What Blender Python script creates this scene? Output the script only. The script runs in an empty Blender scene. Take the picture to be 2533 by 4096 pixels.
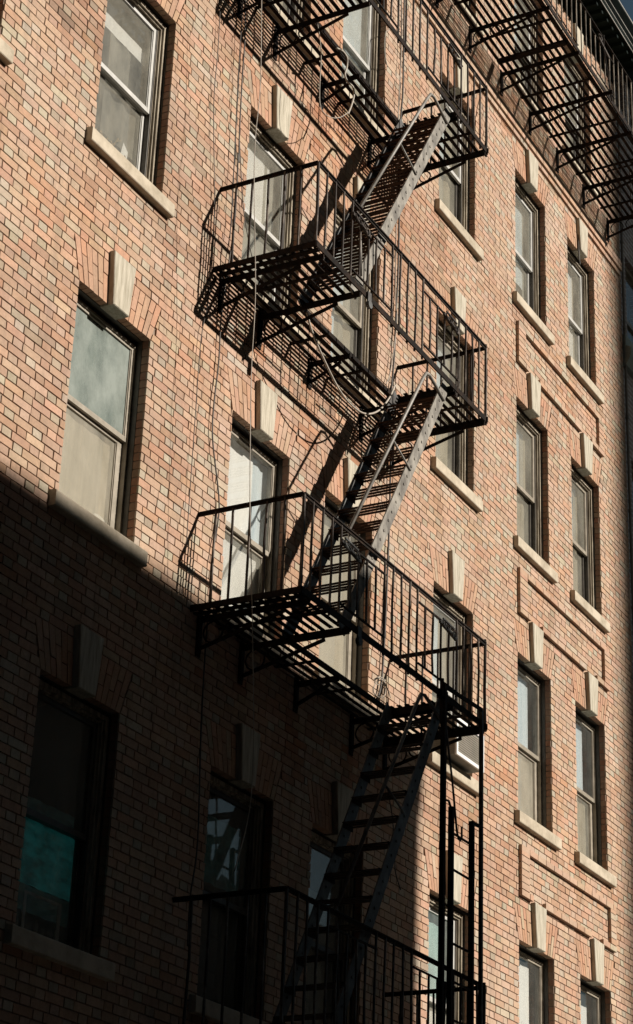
import bpy, math, random
from mathutils import Vector, Matrix
R = random.Random(7)
sc = bpy.context.scene
COL = sc.collection

# ------------------------------------------------------------------ helpers
class MB:
    """collects polygons, links them as ONE mesh object"""
    def __init__(s): s.v = []; s.f = []; s.m = []; s.c = []; s.smooth = False
    def face(s, idx, mat=0, col=None): s.f.append(idx); s.m.append(mat); s.c.append(col)
    def hexa(s, p, mat=0, col=None, skip=()):
        # p: 8 points, bottom ring 0-3 (x0y0,x1y0,x1y1,x0y1), top ring 4-7
        b = len(s.v); s.v.extend(p)
        F = {'b': (0, 3, 2, 1), 't': (4, 5, 6, 7), 'f': (0, 1, 5, 4), 'r': (1, 2, 6, 5), 'k': (2, 3, 7, 6), 'l': (3, 0, 4, 7)}
        for k, q in F.items():
            if k not in skip: s.face([b + i for i in q], mat, col)
    def box(s, x0, x1, y0, y1, z0, z1, mat=0, col=None, skip=()):
        s.hexa([(x0, y0, z0), (x1, y0, z0), (x1, y1, z0), (x0, y1, z0), (x0, y0, z1), (x1, y0, z1), (x1, y1, z1), (x0, y1, z1)], mat, col, skip)
    def bar(s, a, b, w, h, side=(0, 1, 0), mat=0):
        a = Vector(a); b = Vector(b); d = (b - a).normalized()
        sd = Vector(side); sd = (sd - d * sd.dot(d))
        if sd.length < 1e-6: sd = Vector((1, 0, 0)) - d * d.x
        sd.normalize(); up = d.cross(sd)
        o = [sd * (-w / 2) - up * (h / 2), sd * (w / 2) - up * (h / 2), sd * (w / 2) + up * (h / 2), sd * (-w / 2) + up * (h / 2)]
        s.hexa([tuple(a + q) for q in o] + [tuple(b + q) for q in o], mat)
    def tube(s, pts, r, n=6, mat=0, closed=False):
        pts = [Vector(p) for p in pts]; b0 = len(s.v); N = len(pts)
        prev = None
        for i, p in enumerate(pts):
            if closed: d = pts[(i + 1) % N] - pts[i - 1]
            else: d = pts[min(i + 1, N - 1)] - pts[max(i - 1, 0)]
            d.normalize()
            ref = prev if prev is not None else (Vector((0, 0, 1)) if abs(d.z) < .9 else Vector((1, 0, 0)))
            u = ref - d * ref.dot(d); u.normalize(); prev = u; w = d.cross(u)
            for k in range(n):
                a = 2 * math.pi * k / n
                s.v.append(tuple(p + (u * math.cos(a) + w * math.sin(a)) * r))
        for i in range(N if closed else N - 1):
            for k in range(n):
                j = (i + 1) % N
                s.face([b0 + i * n + k, b0 + i * n + (k + 1) % n, b0 + j * n + (k + 1) % n, b0 + j * n + k], mat)
        if not closed:
            s.face([b0 + k for k in range(n)][::-1], mat); s.face([b0 + (N - 1) * n + k for k in range(n)], mat)
    def prism(s, poly, x0, x1, mat=0):
        """poly: (y,z) outline, extruded along x"""
        n = len(poly); b = len(s.v)
        s.v.extend([(x0, y, z) for y, z in poly] + [(x1, y, z) for y, z in poly])
        for i in range(n): s.face([b + i, b + (i + 1) % n, b + n + (i + 1) % n, b + n + i], mat)
        s.face([b + i for i in range(n)][::-1], mat); s.face([b + n + i for i in range(n)], mat)
    def build(s, name, mats, parent=None, smooth=False, **tags):
        me = bpy.data.meshes.new(name); me.from_pydata(s.v, [], s.f)
        if not isinstance(mats, (list, tuple)): mats = [mats]
        for m in mats: me.materials.append(m)
        me.polygons.foreach_set('material_index', s.m)
        if any(c is not None for c in s.c):
            at = me.color_attributes.new('tint', 'FLOAT_COLOR', 'CORNER'); buf = []
            for f, c in zip(s.f, s.c):
                c = c or (.3, .3, .3); buf.extend([c[0], c[1], c[2], 1.0] * len(f))
            at.data.foreach_set('color', buf)
        if smooth: me.polygons.foreach_set('use_smooth', [True] * len(s.f))
        me.update()
        o = bpy.data.objects.new(name, me); COL.objects.link(o)
        if parent is not None: o.parent = parent
        tag(o, **tags); return o

def tag(o, label=None, cat=None, group=None, kind=None):
    if label: o['label'] = label
    if cat: o['category'] = cat
    if group: o['group'] = group
    if kind: o['kind'] = kind
    return o
def empty(name, loc=(0, 0, 0), **tags):
    o = bpy.data.objects.new(name, None); COL.objects.link(o); o.location = loc; o.empty_display_size = .2
    tag(o, **tags); return o
def linkpar(o, par):
    """parent keeping world placement for meshes written in world coordinates"""
    o.parent = par
    if par.location.length > 0: o.matrix_parent_inverse = Matrix.Translation(-par.location)
    return o

# ------------------------------------------------------------------ materials
def mat(name):
    m = bpy.data.materials.new(name); m.use_nodes = True; nt = m.node_tree
    for n in list(nt.nodes): nt.nodes.remove(n)
    out = nt.nodes.new('ShaderNodeOutputMaterial'); b = nt.nodes.new('ShaderNodeBsdfPrincipled')
    nt.links.new(b.outputs[0], out.inputs[0]); return m, nt, b, out
def mapping(nt, scale=(1, 1, 1)):
    t = nt.nodes.new('ShaderNodeTexCoord'); mp = nt.nodes.new('ShaderNodeMapping'); mp.inputs['Scale'].default_value = scale
    nt.links.new(t.outputs['Object'], mp.inputs[0]); return mp.outputs[0]
def noise(nt, vec, scale, detail=4, rough=.6):
    n = nt.nodes.new('ShaderNodeTexNoise'); n.inputs['Scale'].default_value = scale; n.inputs['Detail'].default_value = detail
    n.inputs['Roughness'].default_value = rough; nt.links.new(vec, n.inputs['Vector']); return n.outputs['Fac']
def ramp(nt, fac, stops):
    r = nt.nodes.new('ShaderNodeValToRGB'); e = r.color_ramp.elements
    while len(e) < len(stops): e.new(.5)
    for i, (p, c) in enumerate(stops):
        e[i].position = p; e[i].color = (c, c, c, 1) if isinstance(c, (int, float)) else (*c, 1)
    nt.links.new(fac, r.inputs[0]); return r.outputs[0]
def mix(nt, a, b, fac, mode='MIX'):
    m = nt.nodes.new('ShaderNodeMix'); m.data_type = 'RGBA'; m.blend_type = mode
    for s, v in ((0, fac), (6, a), (7, b)):
        if isinstance(v, bpy.types.NodeSocket): nt.links.new(v, m.inputs[s])
        elif s == 0: m.inputs[0].default_value = v
        else: m.inputs[s].default_value = (*v, 1)
    return m.outputs[2]
def bump(nt, b, h, strength, dist=.01):
    n = nt.nodes.new('ShaderNodeBump'); n.inputs['Strength'].default_value = strength; n.inputs['Distance'].default_value = dist
    nt.links.new(h, n.inputs['Height']); nt.links.new(n.outputs[0], b.inputs['Normal'])
def simple(name, c0, c1, scale=6, rough=.7, stretch=(1, 1, 1), bs=.2, metal=0, spec=.5, lo=.35, hi=.65, fine=60):
    m, nt, b, out = mat(name); v = mapping(nt, stretch)
    n1 = noise(nt, v, scale, 6, .65)
    nt.links.new(ramp(nt, n1, [(lo, c0), (hi, c1)]), b.inputs['Base Color'])
    b.inputs['Roughness'].default_value = rough; b.inputs['Metallic'].default_value = metal
    b.inputs['Specular IOR Level'].default_value = spec
    if bs: bump(nt, b, noise(nt, v, fine, 4, .6), bs, .004)
    return m

M = {}
def make_brick():
    m, nt, b, out = mat('brick_face'); v = mapping(nt)
    a = nt.nodes.new('ShaderNodeVertexColor'); a.layer_name = 'tint'
    n1 = noise(nt, v, 45, 5, .7); n2 = noise(nt, v, 1.1, 5, .6); n3 = noise(nt, v, 9, 4, .6)
    c = mix(nt, a.outputs[0], ramp(nt, n1, [(.3, .82), (.7, 1.12)]), 1.0, 'MULTIPLY')
    c = mix(nt, c, ramp(nt, n3, [(.3, .88), (.7, 1.07)]), 1.0, 'MULTIPLY')
    c = mix(nt, c, (.50, .41, .33), ramp(nt, n2, [(.48, 0.0), (.75, .30)]))
    vs = mapping(nt, (5, 5, .35)); n4 = noise(nt, vs, 1.6, 4, .65)
    c = mix(nt, c, (.16, .12, .09), ramp(nt, n4, [(.52, 0.0), (.80, .55)]))
    nt.links.new(c, b.inputs['Base Color']); b.inputs['Roughness'].default_value = .85; b.inputs['Specular IOR Level'].default_value = .25
    bump(nt, b, n1, .35, .003); return m
M['brick'] = make_brick()
M['mortar'] = simple('mortar', (.17, .12, .085), (.33, .25, .185), 5, .95, bs=.5)
M['stone'] = simple('sill_stone', (.28, .235, .165), (.48, .415, .315), 5, .85, (1, 1, 1), bs=.6, fine=90, lo=.3, hi=.6)
M['keystone'] = simple('keystone_stone', (.28, .25, .185), (.50, .455, .36), 5, .85, (7, 7, .7), bs=.6, fine=40)
M['darkstone'] = simple('ledge_stone', (.22, .26, .24), (.34, .38, .35), 4, .85, bs=.3)
M['iron'] = simple('black_iron_paint', (.009, .007, .0055), (.036, .020, .012), 14, .8, bs=.5, spec=.12, lo=.45, hi=.75, fine=120)
M['rusty'] = simple('rusty_tread_iron', (.028, .014, .008), (.085, .042, .024), 10, .85, bs=.5, spec=.1, lo=.4, hi=.7, fine=120)
M['iron_bar'] = simple('worn_iron_bar', (.028, .020, .015), (.24, .20, .165), 9, .6, (1, 1, .5), bs=.4, spec=.25, lo=.50, hi=.76, fine=150)
M['bar_sunlit'] = simple('sunlit_worn_bar', (.07, .058, .045), (.36, .32, .26), 9, .6, (1, 1, .5), bs=.4, spec=.25, lo=.40, hi=.65, fine=150)  # paler copy of the bar iron, with the sunlit edges in its colour
M['stringer'] = simple('weathered_grey_steel', (.09, .08, .065), (.27, .25, .21), 9, .65, (1, 1, .5), bs=.6, lo=.38, hi=.62, fine=90)
M['stringer_old'] = simple('flaking_steel', (.035, .03, .026), (.12, .13, .125), 7, .6, (1, 1, .6), bs=.5, lo=.45, hi=.72, fine=90)
M['pipe'] = simple('grey_pipe', (.15, .14, .12), (.29, .27, .24), 8, .5, bs=.2)
M['casing'] = simple('peeling_wood_casing', (.14, .11, .075), (.36, .31, .23), 30, .8, (1, 1, .12), bs=.7, lo=.38, hi=.6)
M['frame_white'] = simple('white_aluminium_frame', (.38, .38, .35), (.50, .49, .46), 8, .45, bs=.1)
M['frame_tan'] = simple('tan_window_frame', (.20, .175, .13), (.32, .28, .22), 8, .5, bs=.15)
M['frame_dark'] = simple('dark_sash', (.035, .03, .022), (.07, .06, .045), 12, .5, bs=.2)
M['curtain_beige'] = simple('beige_curtain', (.30, .27, .205), (.42, .38, .30), 3, .9, (8, 8, .3), bs=.1)
M['sky_reflection'] = simple('sky_reflection_sheer', (.52, .61, .68), (.62, .69, .74), 3, .9, (8, 8, .4), bs=.1)  # pale blue puts the sky's reflection in the panes into this sheet's colour
M['curtain_white'] = simple('white_blind', (.74, .75, .76), (.82, .82, .81), 3, .85, (2, 2, .5), bs=.05)
M['curtain_grey'] = simple('grey_shade', (.24, .23, .20), (.33, .32, .28), 3, .9, (2, 2, .5), bs=.05)
M['curtain_dim'] = simple('dim_brown_shade', (.07, .075, .07), (.16, .15, .125), 5, .9, (2, 2, .5), bs=.05)
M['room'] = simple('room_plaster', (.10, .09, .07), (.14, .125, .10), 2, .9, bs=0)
M['cornice'] = simple('dark_green_cornice_paint', (.004, .009, .008), (.008, .016, .014), 5, .9, bs=.2, spec=.15)
M['cornice_glint'] = simple('cornice_highlight_paint', (.20, .19, .165), (.30, .29, .26), 5, .5, bs=.1)  # pale colour for the painted highlights on the cornice
M['wire_dark'] = simple('dark_cable', (.03, .025, .02), (.06, .05, .04), 5, .6, bs=0)
M['wire_pale'] = simple('pale_cable', (.30, .26, .21), (.42, .38, .32), 5, .6, bs=0)
M['white_paint'] = simple('white_appliance', (.62, .62, .60), (.74, .74, .72), 5, .45, bs=.05)
M['vent'] = simple('vent_grey', (.16, .15, .13), (.24, .23, .20), 5, .6, bs=.1)
M['asphalt'] = simple('asphalt', (.04, .04, .04), (.07, .068, .065), 30, .9, bs=.5)
M['concrete'] = simple('pavement_concrete', (.22, .21, .19), (.30, .29, .27), 6, .9, bs=.3)
M['paper'] = simple('white_paper', (.7, .72, .74), (.8, .8, .8), 5, .8, bs=0)
M['twig'] = simple('dry_twig', (.24, .17, .09), (.36, .27, .16), 20, .8, bs=0)
M['facade_far'] = simple('brown_facade', (.10, .075, .06), (.16, .12, .095), 2, .9, bs=.2)
M['facade_pale'] = simple('limestone_facade', (.26, .24, .21), (.36, .33, .29), 2, .9, bs=.2)
M['roofing'] = simple('roofing_felt', (.05, .05, .05), (.08, .08, .08), 6, .9, bs=.3)

for nm_, c_, e_ in (('teal_glow', (.02, .22, .22), .050), ('teal_glow_dim', (.05, .16, .15), .010)):
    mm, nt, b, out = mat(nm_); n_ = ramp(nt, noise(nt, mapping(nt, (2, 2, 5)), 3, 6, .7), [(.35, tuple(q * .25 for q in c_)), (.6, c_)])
    nt.links.new(n_, b.inputs['Base Color']); nt.links.new(mix(nt, n_, (0.0, 1.0, 1.0), .0), b.inputs['Emission Color']); b.inputs['Emission Strength'].default_value = e_ * 2.0; M[nm_] = mm  # faint emission paints the teal glow of the dark lower windows
def glass(name, dust, dustcol, c0=.3, c1=.7, tint=(.94, .94, .92), sc_=4):
    m, nt, b, out = mat(name); nt.nodes.remove(b)
    tr = nt.nodes.new('ShaderNodeBsdfTransparent'); tr.inputs[0].default_value = (*tint, 1)
    gl = nt.nodes.new('ShaderNodeBsdfGlossy'); gl.inputs['Roughness'].default_value = .015
    fr = nt.nodes.new('ShaderNodeFresnel'); fr.inputs['IOR'].default_value = 1.55
    v = mapping(nt)
    bm = nt.nodes.new('ShaderNodeBump'); bm.inputs['Strength'].default_value = .06; bm.inputs['Distance'].default_value = .02
    nt.links.new(noise(nt, v, 2.2, 2, .5), bm.inputs['Height']); nt.links.new(bm.outputs[0], gl.inputs['Normal'])
    geo = nt.nodes.new('ShaderNodeNewGeometry')
    io = nt.nodes.new('ShaderNodeMapRange'); io.inputs['To Min'].default_value = 1.55; io.inputs['To Max'].default_value = 1 / 1.55
    nt.links.new(geo.outputs['Backfacing'], io.inputs['Value']); nt.links.new(io.outputs[0], fr.inputs['IOR'])
    m2 = nt.nodes.new('ShaderNodeMath'); m2.operation = 'MULTIPLY'; m2.inputs[1].default_value = 1.1; m2.use_clamp = True
    nt.links.new(fr.outputs[0], m2.inputs[0])
    mx = nt.nodes.new('ShaderNodeMixShader'); nt.links.new(m2.outputs[0], mx.inputs[0]); nt.links.new(tr.outputs[0], mx.inputs[1]); nt.links.new(gl.outputs[0], mx.inputs[2])
    df = nt.nodes.new('ShaderNodeBsdfDiffuse'); df.inputs[0].default_value = (*dustcol, 1)
    n1 = noise(nt, mapping(nt, (1, 1, .6)), sc_, 8, .7)
    dm = nt.nodes.new('ShaderNodeMath'); dm.operation = 'MULTIPLY'; dm.inputs[1].default_value = dust
    nt.links.new(ramp(nt, n1, [(c0, .25), (c1, 1.0)]), dm.inputs[0])
    mx2 = nt.nodes.new('ShaderNodeMixShader'); nt.links.new(dm.outputs[0], mx2.inputs[0]); nt.links.new(mx.outputs[0], mx2.inputs[1]); nt.links.new(df.outputs[0], mx2.inputs[2])
    nt.links.new(mx2.outputs[0], out.inputs[0]); return m
M['glass'] = glass('window_glass', .26, (.46, .44, .37), .3, .75)
M['glass_clean'] = glass('clear_window_glass', .07, (.46, .46, .42), .3, .75)
M['glass_frosty'] = glass('grimy_window_glass', .85, (.27, .30, .27), .30, .62, (.8, .88, .86), 3)
M['glass_milky'] = glass('milky_window_glass', .42, (.50, .46, .37), .2, .8)
M['glass_dusty'] = glass('dusty_window_glass', .30, (.36, .38, .35), .35, .65, (.8, .88, .86), 3)
M['glass_teal'] = glass('tinted_window_glass', .12, (.20, .30, .32), .3, .7, (.6, .85, .9))

# ------------------------------------------------------------------ measured layout (metres; camera at x 0, eye height z 0)
COLS = {'Z': (8.08, 9.04), 'A': (10.232, 11.188), 'B': (12.423, 13.382), 'C': (14.02, 14.93), 'D': (16.222, 17.140), 'E': (18.250, 19.151), 'F': (19.853, 20.742)}
H = .068; ST = 44 * H
TOPS = {3: 10.688, 4: 10.688 - ST, 5: 10.688 - 2 * ST, 2: 10.688 + ST, 1: 10.688 + 2 * ST}
WH = 1.718
WX0, WX1, WZ0, WZ1 = 5.0, 21.72, .8, 17.3
GROUND = -1.6

building = empty('brick_apartment_building', (14, 0, GROUND), label='sunlit salmon brick apartment building with pale keystones and stone sills', cat='building')
def bpart(mb, name, mats, **k):
    o = mb.build(name, mats, **k); return linkpar(o, building)

openings = [(a, b, z - WH, z) for (a, b) in COLS.values() for z in TOPS.values()]
arches = []
for (a, b) in COLS.values():
    for z in TOPS.values(): arches.append((a, b, z))
AH = 5 * H        # jack arch height
SPL = .115        # splay

SIL = .13
RUST = [(x, z) for z in (11.75, 8.775, 5.80, 2.815) for x in (12.08, 12.7, 13.6, 14.58, 15.2)] + [(x, 14.76) for x in (16.1, 16.97, 17.85, 18.7, 19.56, 20.43, 21.28)]
PATCH = [(R.uniform(8, 21), R.uniform(2, 17), R.uniform(.4, 1.6), R.uniform(.2, 1.0), R.choice(((.84, .80, .78), (1.06, 1.10, 1.14), (.90, .84, .80), (1.04, .96, .90)))) for _ in range(46)]
def patch(c, x, z):
    for (px, pz, rx, rz, k) in PATCH:
        if abs(x - px) < rx and abs(z - pz) < rz and R.random() < .8: c = tuple(min(.62, c[i] * k[i]) for i in range(3))
    for (a, b) in COLS.values():
        for t_ in TOPS.values():
            d = t_ - WH - SIL - z
            if 0 < d < .75 and (abs(x - a + .02) < .12 or abs(x - b - .02) < .12) and R.random() < 1 - d: c = (c[0] * .84, c[1] * .80, c[2] * .75)
    for bx, bz in RUST:
        d = bz - .3 - z
        if 0 < d < .6 and abs(x - bx) < .12 and R.random() < .9 - d: c = (c[0] * .85, c[1] * .70, c[2] * .60)
    return c
def tint(header=False):
    r = R.random()
    if header:
        base = (.415, .36, .28) if r < .32 else ((.445, .328, .245) if r < .80 else ((.44, .285, .20) if r < .97 else (.34, .28, .21)))
    else:
        base = (.450, .317, .229) if r < .58 else ((.450, .290, .201) if r < .90 else ((.425, .36, .275) if r < .945 else ((.42, .265, .175) if r < .99 else (.34, .26, .19))))
    base = (base[0] * .96, base[1] * .935, base[2] * .90); k = R.uniform(.90, 1.07); return tuple(min(.7, c * k * R.uniform(.97, 1.03)) for c in base)

def sub_rect(rects, hole):
    hx0, hx1, hz0, hz1 = hole; out = []
    for (x0, x1, z0, z1) in rects:
        if hx1 <= x0 or hx0 >= x1 or hz1 <= z0 or hz0 >= z1: out.append((x0, x1, z0, z1)); continue
        if z0 < hz0: out.append((x0, x1, z0, hz0))
        if hz1 < z1: out.append((x0, x1, hz1, z1))
        a, b = max(z0, hz0), min(z1, hz1)
        if x0 < hx0: out.append((x0, hx0, a, b))
        if hx1 < x1: out.append((hx1, x1, a, b))
    return out

# backing of mortar, with real openings through it
bk = MB(); e = .006
rects = [(-30, WX1 - .01, GROUND, WZ1)]
for (a, b, z0, z1) in openings: rects = sub_rect(rects, (a - e, b + e, z0 - .05, z1 + e))
for (x0, x1, z0, z1) in rects: bk.box(x0, x1, .0135, .30, z0, z1)
bpart(bk, 'wall_mortar', M['mortar'])

# bricks, one by one: Flemish bond
J = .0105
wall = MB()
SIL = .13
def put(xb0, xb1, xt0, xt1, z0, z1, c, dl=False):
    if min(xb1 - xb0, xt1 - xt0) < .012 or z1 - z0 < .008: return
    y0 = R.uniform(-.0022, .0015); t = R.uniform(-.0012, .0018); y1 = .068 if dl else .0145
    wall.hexa([(xb0, y0 + t, z0), (xb1, y0 + t, z0), (xb1, y1, z0), (xb0, y1, z0), (xt0, y0 - t, z1), (xt1, y0 - t, z1), (xt1, y1, z1), (xt0, y1, z1)], 0, c, skip=('k',))
n0 = int(math.floor((WZ0 - 10.688) / H)); n1 = int(math.ceil((WZ1 - 10.688) / H))
for n in range(n0, n1):
    z0 = 10.688 + n * H + J / 2; z1 = z0 + H - J; zm = (z0 + z1) / 2
    x = WX0 - .3 + (.155 if n % 2 else 0) + R.uniform(-.006, .006); hd = False
    # intervals blocked in this course (bottom-left, bottom-right, top-left, top-right)
    blk = []
    for (a, b, t_) in arches:
        if t_ < zm < t_ + AH:
            f0 = (z0 - t_) / AH; f1 = (z1 - t_) / AH
            blk.append((a - SPL * f0 - .008, b + SPL * f0 + .008, a - SPL * f1 - .008, b + SPL * f1 + .008))
        elif t_ + AH < zm < t_ + AH + 1.35 * H:
            cx = (a + b) / 2; blk.append((cx - .15, cx + .15, cx - .15, cx + .15))
    while x < WX1:
        L = (.098 if hd else .201) + R.uniform(-.004, .004)
        xa, xb = x, x + L; c = patch(tint(hd), x, z0); x = xb + J * R.uniform(.85, 1.15); 
        hd = not hd
        xa = max(xa, WX0); xb = min(xb, WX1 + R.uniform(-.004, .004))
        if xb - xa < .02: continue
        segs = [(xa, xb, xa, xb)]
        for (p, q, r_, s_) in blk:
            ns = []
            for (b0, b1, t0, t1) in segs:
                if q <= b0 or p >= b1: ns.append((b0, b1, t0, t1)); continue
                if b0 < p: ns.append((b0, min(b1, p), t0, min(t1, r_)))
                if b1 > q: ns.append((max(b0, q), b1, max(t0, s_), t1))
            segs = ns
        for sgm in segs:
            if sgm[0] != sgm[2] or sgm[1] != sgm[3]: put(sgm[0], sgm[1], sgm[2], sgm[3], z0, z1, c); continue
            rr = [(sgm[0], sgm[1], z0, z1)]; near = None
            for (a, b, o0, o1) in openings:
                if o1 > z0 - .2 and o0 - .2 < z1 and b > xa - .05 and a < xb + .05:
                    rr = sub_rect(rr, (a, b, o0, o1 - .002)); rr = sub_rect(rr, (a - .1, b + .1, o0 - SIL, o0)); near = (a, b, o0, o1)
            for (u0, u1, v0, v1) in rr:
                deep = near is not None and (abs(u0 - near[1]) < 1e-6 or abs(u1 - near[0]) < 1e-6) and v0 >= near[2] - 1e-6
                put(u0, u1, u0, u1, v0, v1, c, False)
        # jamb fill where a joint falls on the edge of an opening
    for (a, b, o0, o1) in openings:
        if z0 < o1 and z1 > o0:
            c = tint(True); c = (c[0] * .66, c[1] * .47, c[2] * .40); v0 = max(z0, o0)  # darker, redder jamb bricks: shade of the reveal put into their colour
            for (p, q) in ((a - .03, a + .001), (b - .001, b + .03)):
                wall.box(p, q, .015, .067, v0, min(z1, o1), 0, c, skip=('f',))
bpart(wall, 'wall', M['brick'])

# jack arches + keystones
def arch(a, b, t_):
    cx = (a + b) / 2; kb, kt = .108, .108 + .04 * AH / .435
    for sgn in (-1, 1):
        m = MB(); N = 6
        for i in range(N):
            f0, f1 = i / N, (i + 1) / N
            def xx(f, top):
                inner = kt if top else kb
                outer = (b - a) / 2 + (SPL if top else 0)
                return cx + sgn * (inner + (outer - inner) * f)
            g = .0042
            cuts = [0, .36, 1] if (i % 2) else [0, .66, 1]
            for k in range(2):
                h0, h1 = cuts[k], cuts[k + 1]; c = tint(False); c = (c[0] * .98, c[1] * .89, c[2] * .84)
                pts = []
                for h in (h0, h1):
                    p = xx(f0, 0) + (xx(f0, 1) - xx(f0, 0)) * h; q = xx(f1, 0) + (xx(f1, 1) - xx(f1, 0)) * h
                    pts.append(sorted((p, q)))
                z0 = t_ + AH * h0 + (0 if k == 0 else .004); z1 = t_ + AH * h1 - .004
                (p0, q0), (p1, q1) = pts; y0 = R.uniform(-.002, .002)
                yk = .068 if k == 0 else .0145
                m.hexa([(p0 + g, y0, z0), (q0 - g, y0, z0), (q0 - g, yk, z0), (p0 + g, yk, z0), (p1 + g, y0, z1), (q1 - g, y0, z1), (q1 - g, yk, z1), (p1 + g, yk, z1)], 0, c, skip=('k',))
        bpart(m, 'jack_arch', M['brick'])
    k = MB(); zb, zt = t_ - .012, t_ + .43; y0 = -.052; d = .006
    b0, b1, t0, t1 = cx - .104, cx + .104, cx - .146, cx + .146
    # bevelled front
    k.hexa([(b0, y0 + d, zb), (b1, y0 + d, zb), (b1, .068, zb), (b0, .068, zb), (t0, y0 + d, zt), (t1, y0 + d, zt), (t1, .068, zt), (t0, .068, zt)])
    k.hexa([(b0 + d, y0, zb + d), (b1 - d, y0, zb + d), (b1, y0 + d, zb), (b0, y0 + d, zb), (t0 + d, y0, zt - d), (t1 - d, y0, zt - d), (t1, y0 + d, zt), (t0, y0 + d, zt)], skip=('k',))
    bpart(k, 'keystone', M['keystone'])
for a_ in arches: arch(*a_)

# stone sills
for (a, b, o0, o1) in openings:
    s = MB(); x0, x1 = a - .1, b + .1; zt, zb = o0 - .004, o0 - SIL
    s.prism([(-.055, zb), (-.060, zb + .006), (-.060, zt - .016), (-.054, zt - .008), (.16, zt + .014), (.16, zb)], x0, x1)
    bpart(s, 'window_sill', M['stone'])

# raised brick panels between the right hand pairs of windows, and the corbelled courses
def band(m, x0, x1, z0, z1, pr, vert=False):
    if vert:
        z = z0
        while z < z1 - .02:
            zz = min(z + H - J, z1); m.box(x0, x1, -pr + R.uniform(-.001, .001), .0145, z, zz, 0, tint()); z += H
    else:
        x = x0
        while x < x1 - .01:
            xx = min(x + .201, x1); m.box(x, xx, -pr + R.uniform(-.0015, .0015), .0145, z0, z1, 0, tint()); x += .201 + J
    m.box(x0 + .003, x1 - .003, -pr + .006, .0133, z0 + .002, z1 - .002, 1, (.25, .18, .13))
for t_ in (TOPS[3], TOPS[4], TOPS[5]):
    m = MB(); zb = t_ + AH + H + J / 2 + .022; zt = zb + 7.6 * H
    kE = (18.70 - .16, 18.70 + .16); kF = (20.297 - .16, 20.297 + .16)
    for (p, q) in ((18.25, kE[0]), (kE[1], kF[0]), (kF[1], 20.86)): band(m, p, q, zb, zb + H - J, .038)
    band(m, 18.25, 18.45, zb + H, zt - H, .038, True); band(m, 20.70, 20.86, zb + H, zt - H, .038, True)
    band(m, 18.25, 20.86, zt - H, zt - J, .038)
    bpart(m, 'raised_panel', [M['brick'], M['mortar']])
m = MB()
zz = 14.112
band(m, 15.4, 21.66, zz, zz + H - J, .026); band(m, 15.4, 21.66, zz + H, zz + 2 * H - J, .050); band(m, 15.4, 21.66, zz + 2 * H, zz + 3 * H - J, .050)
bpart(m, 'string_course', [M['brick'], M['mortar']])

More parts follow.
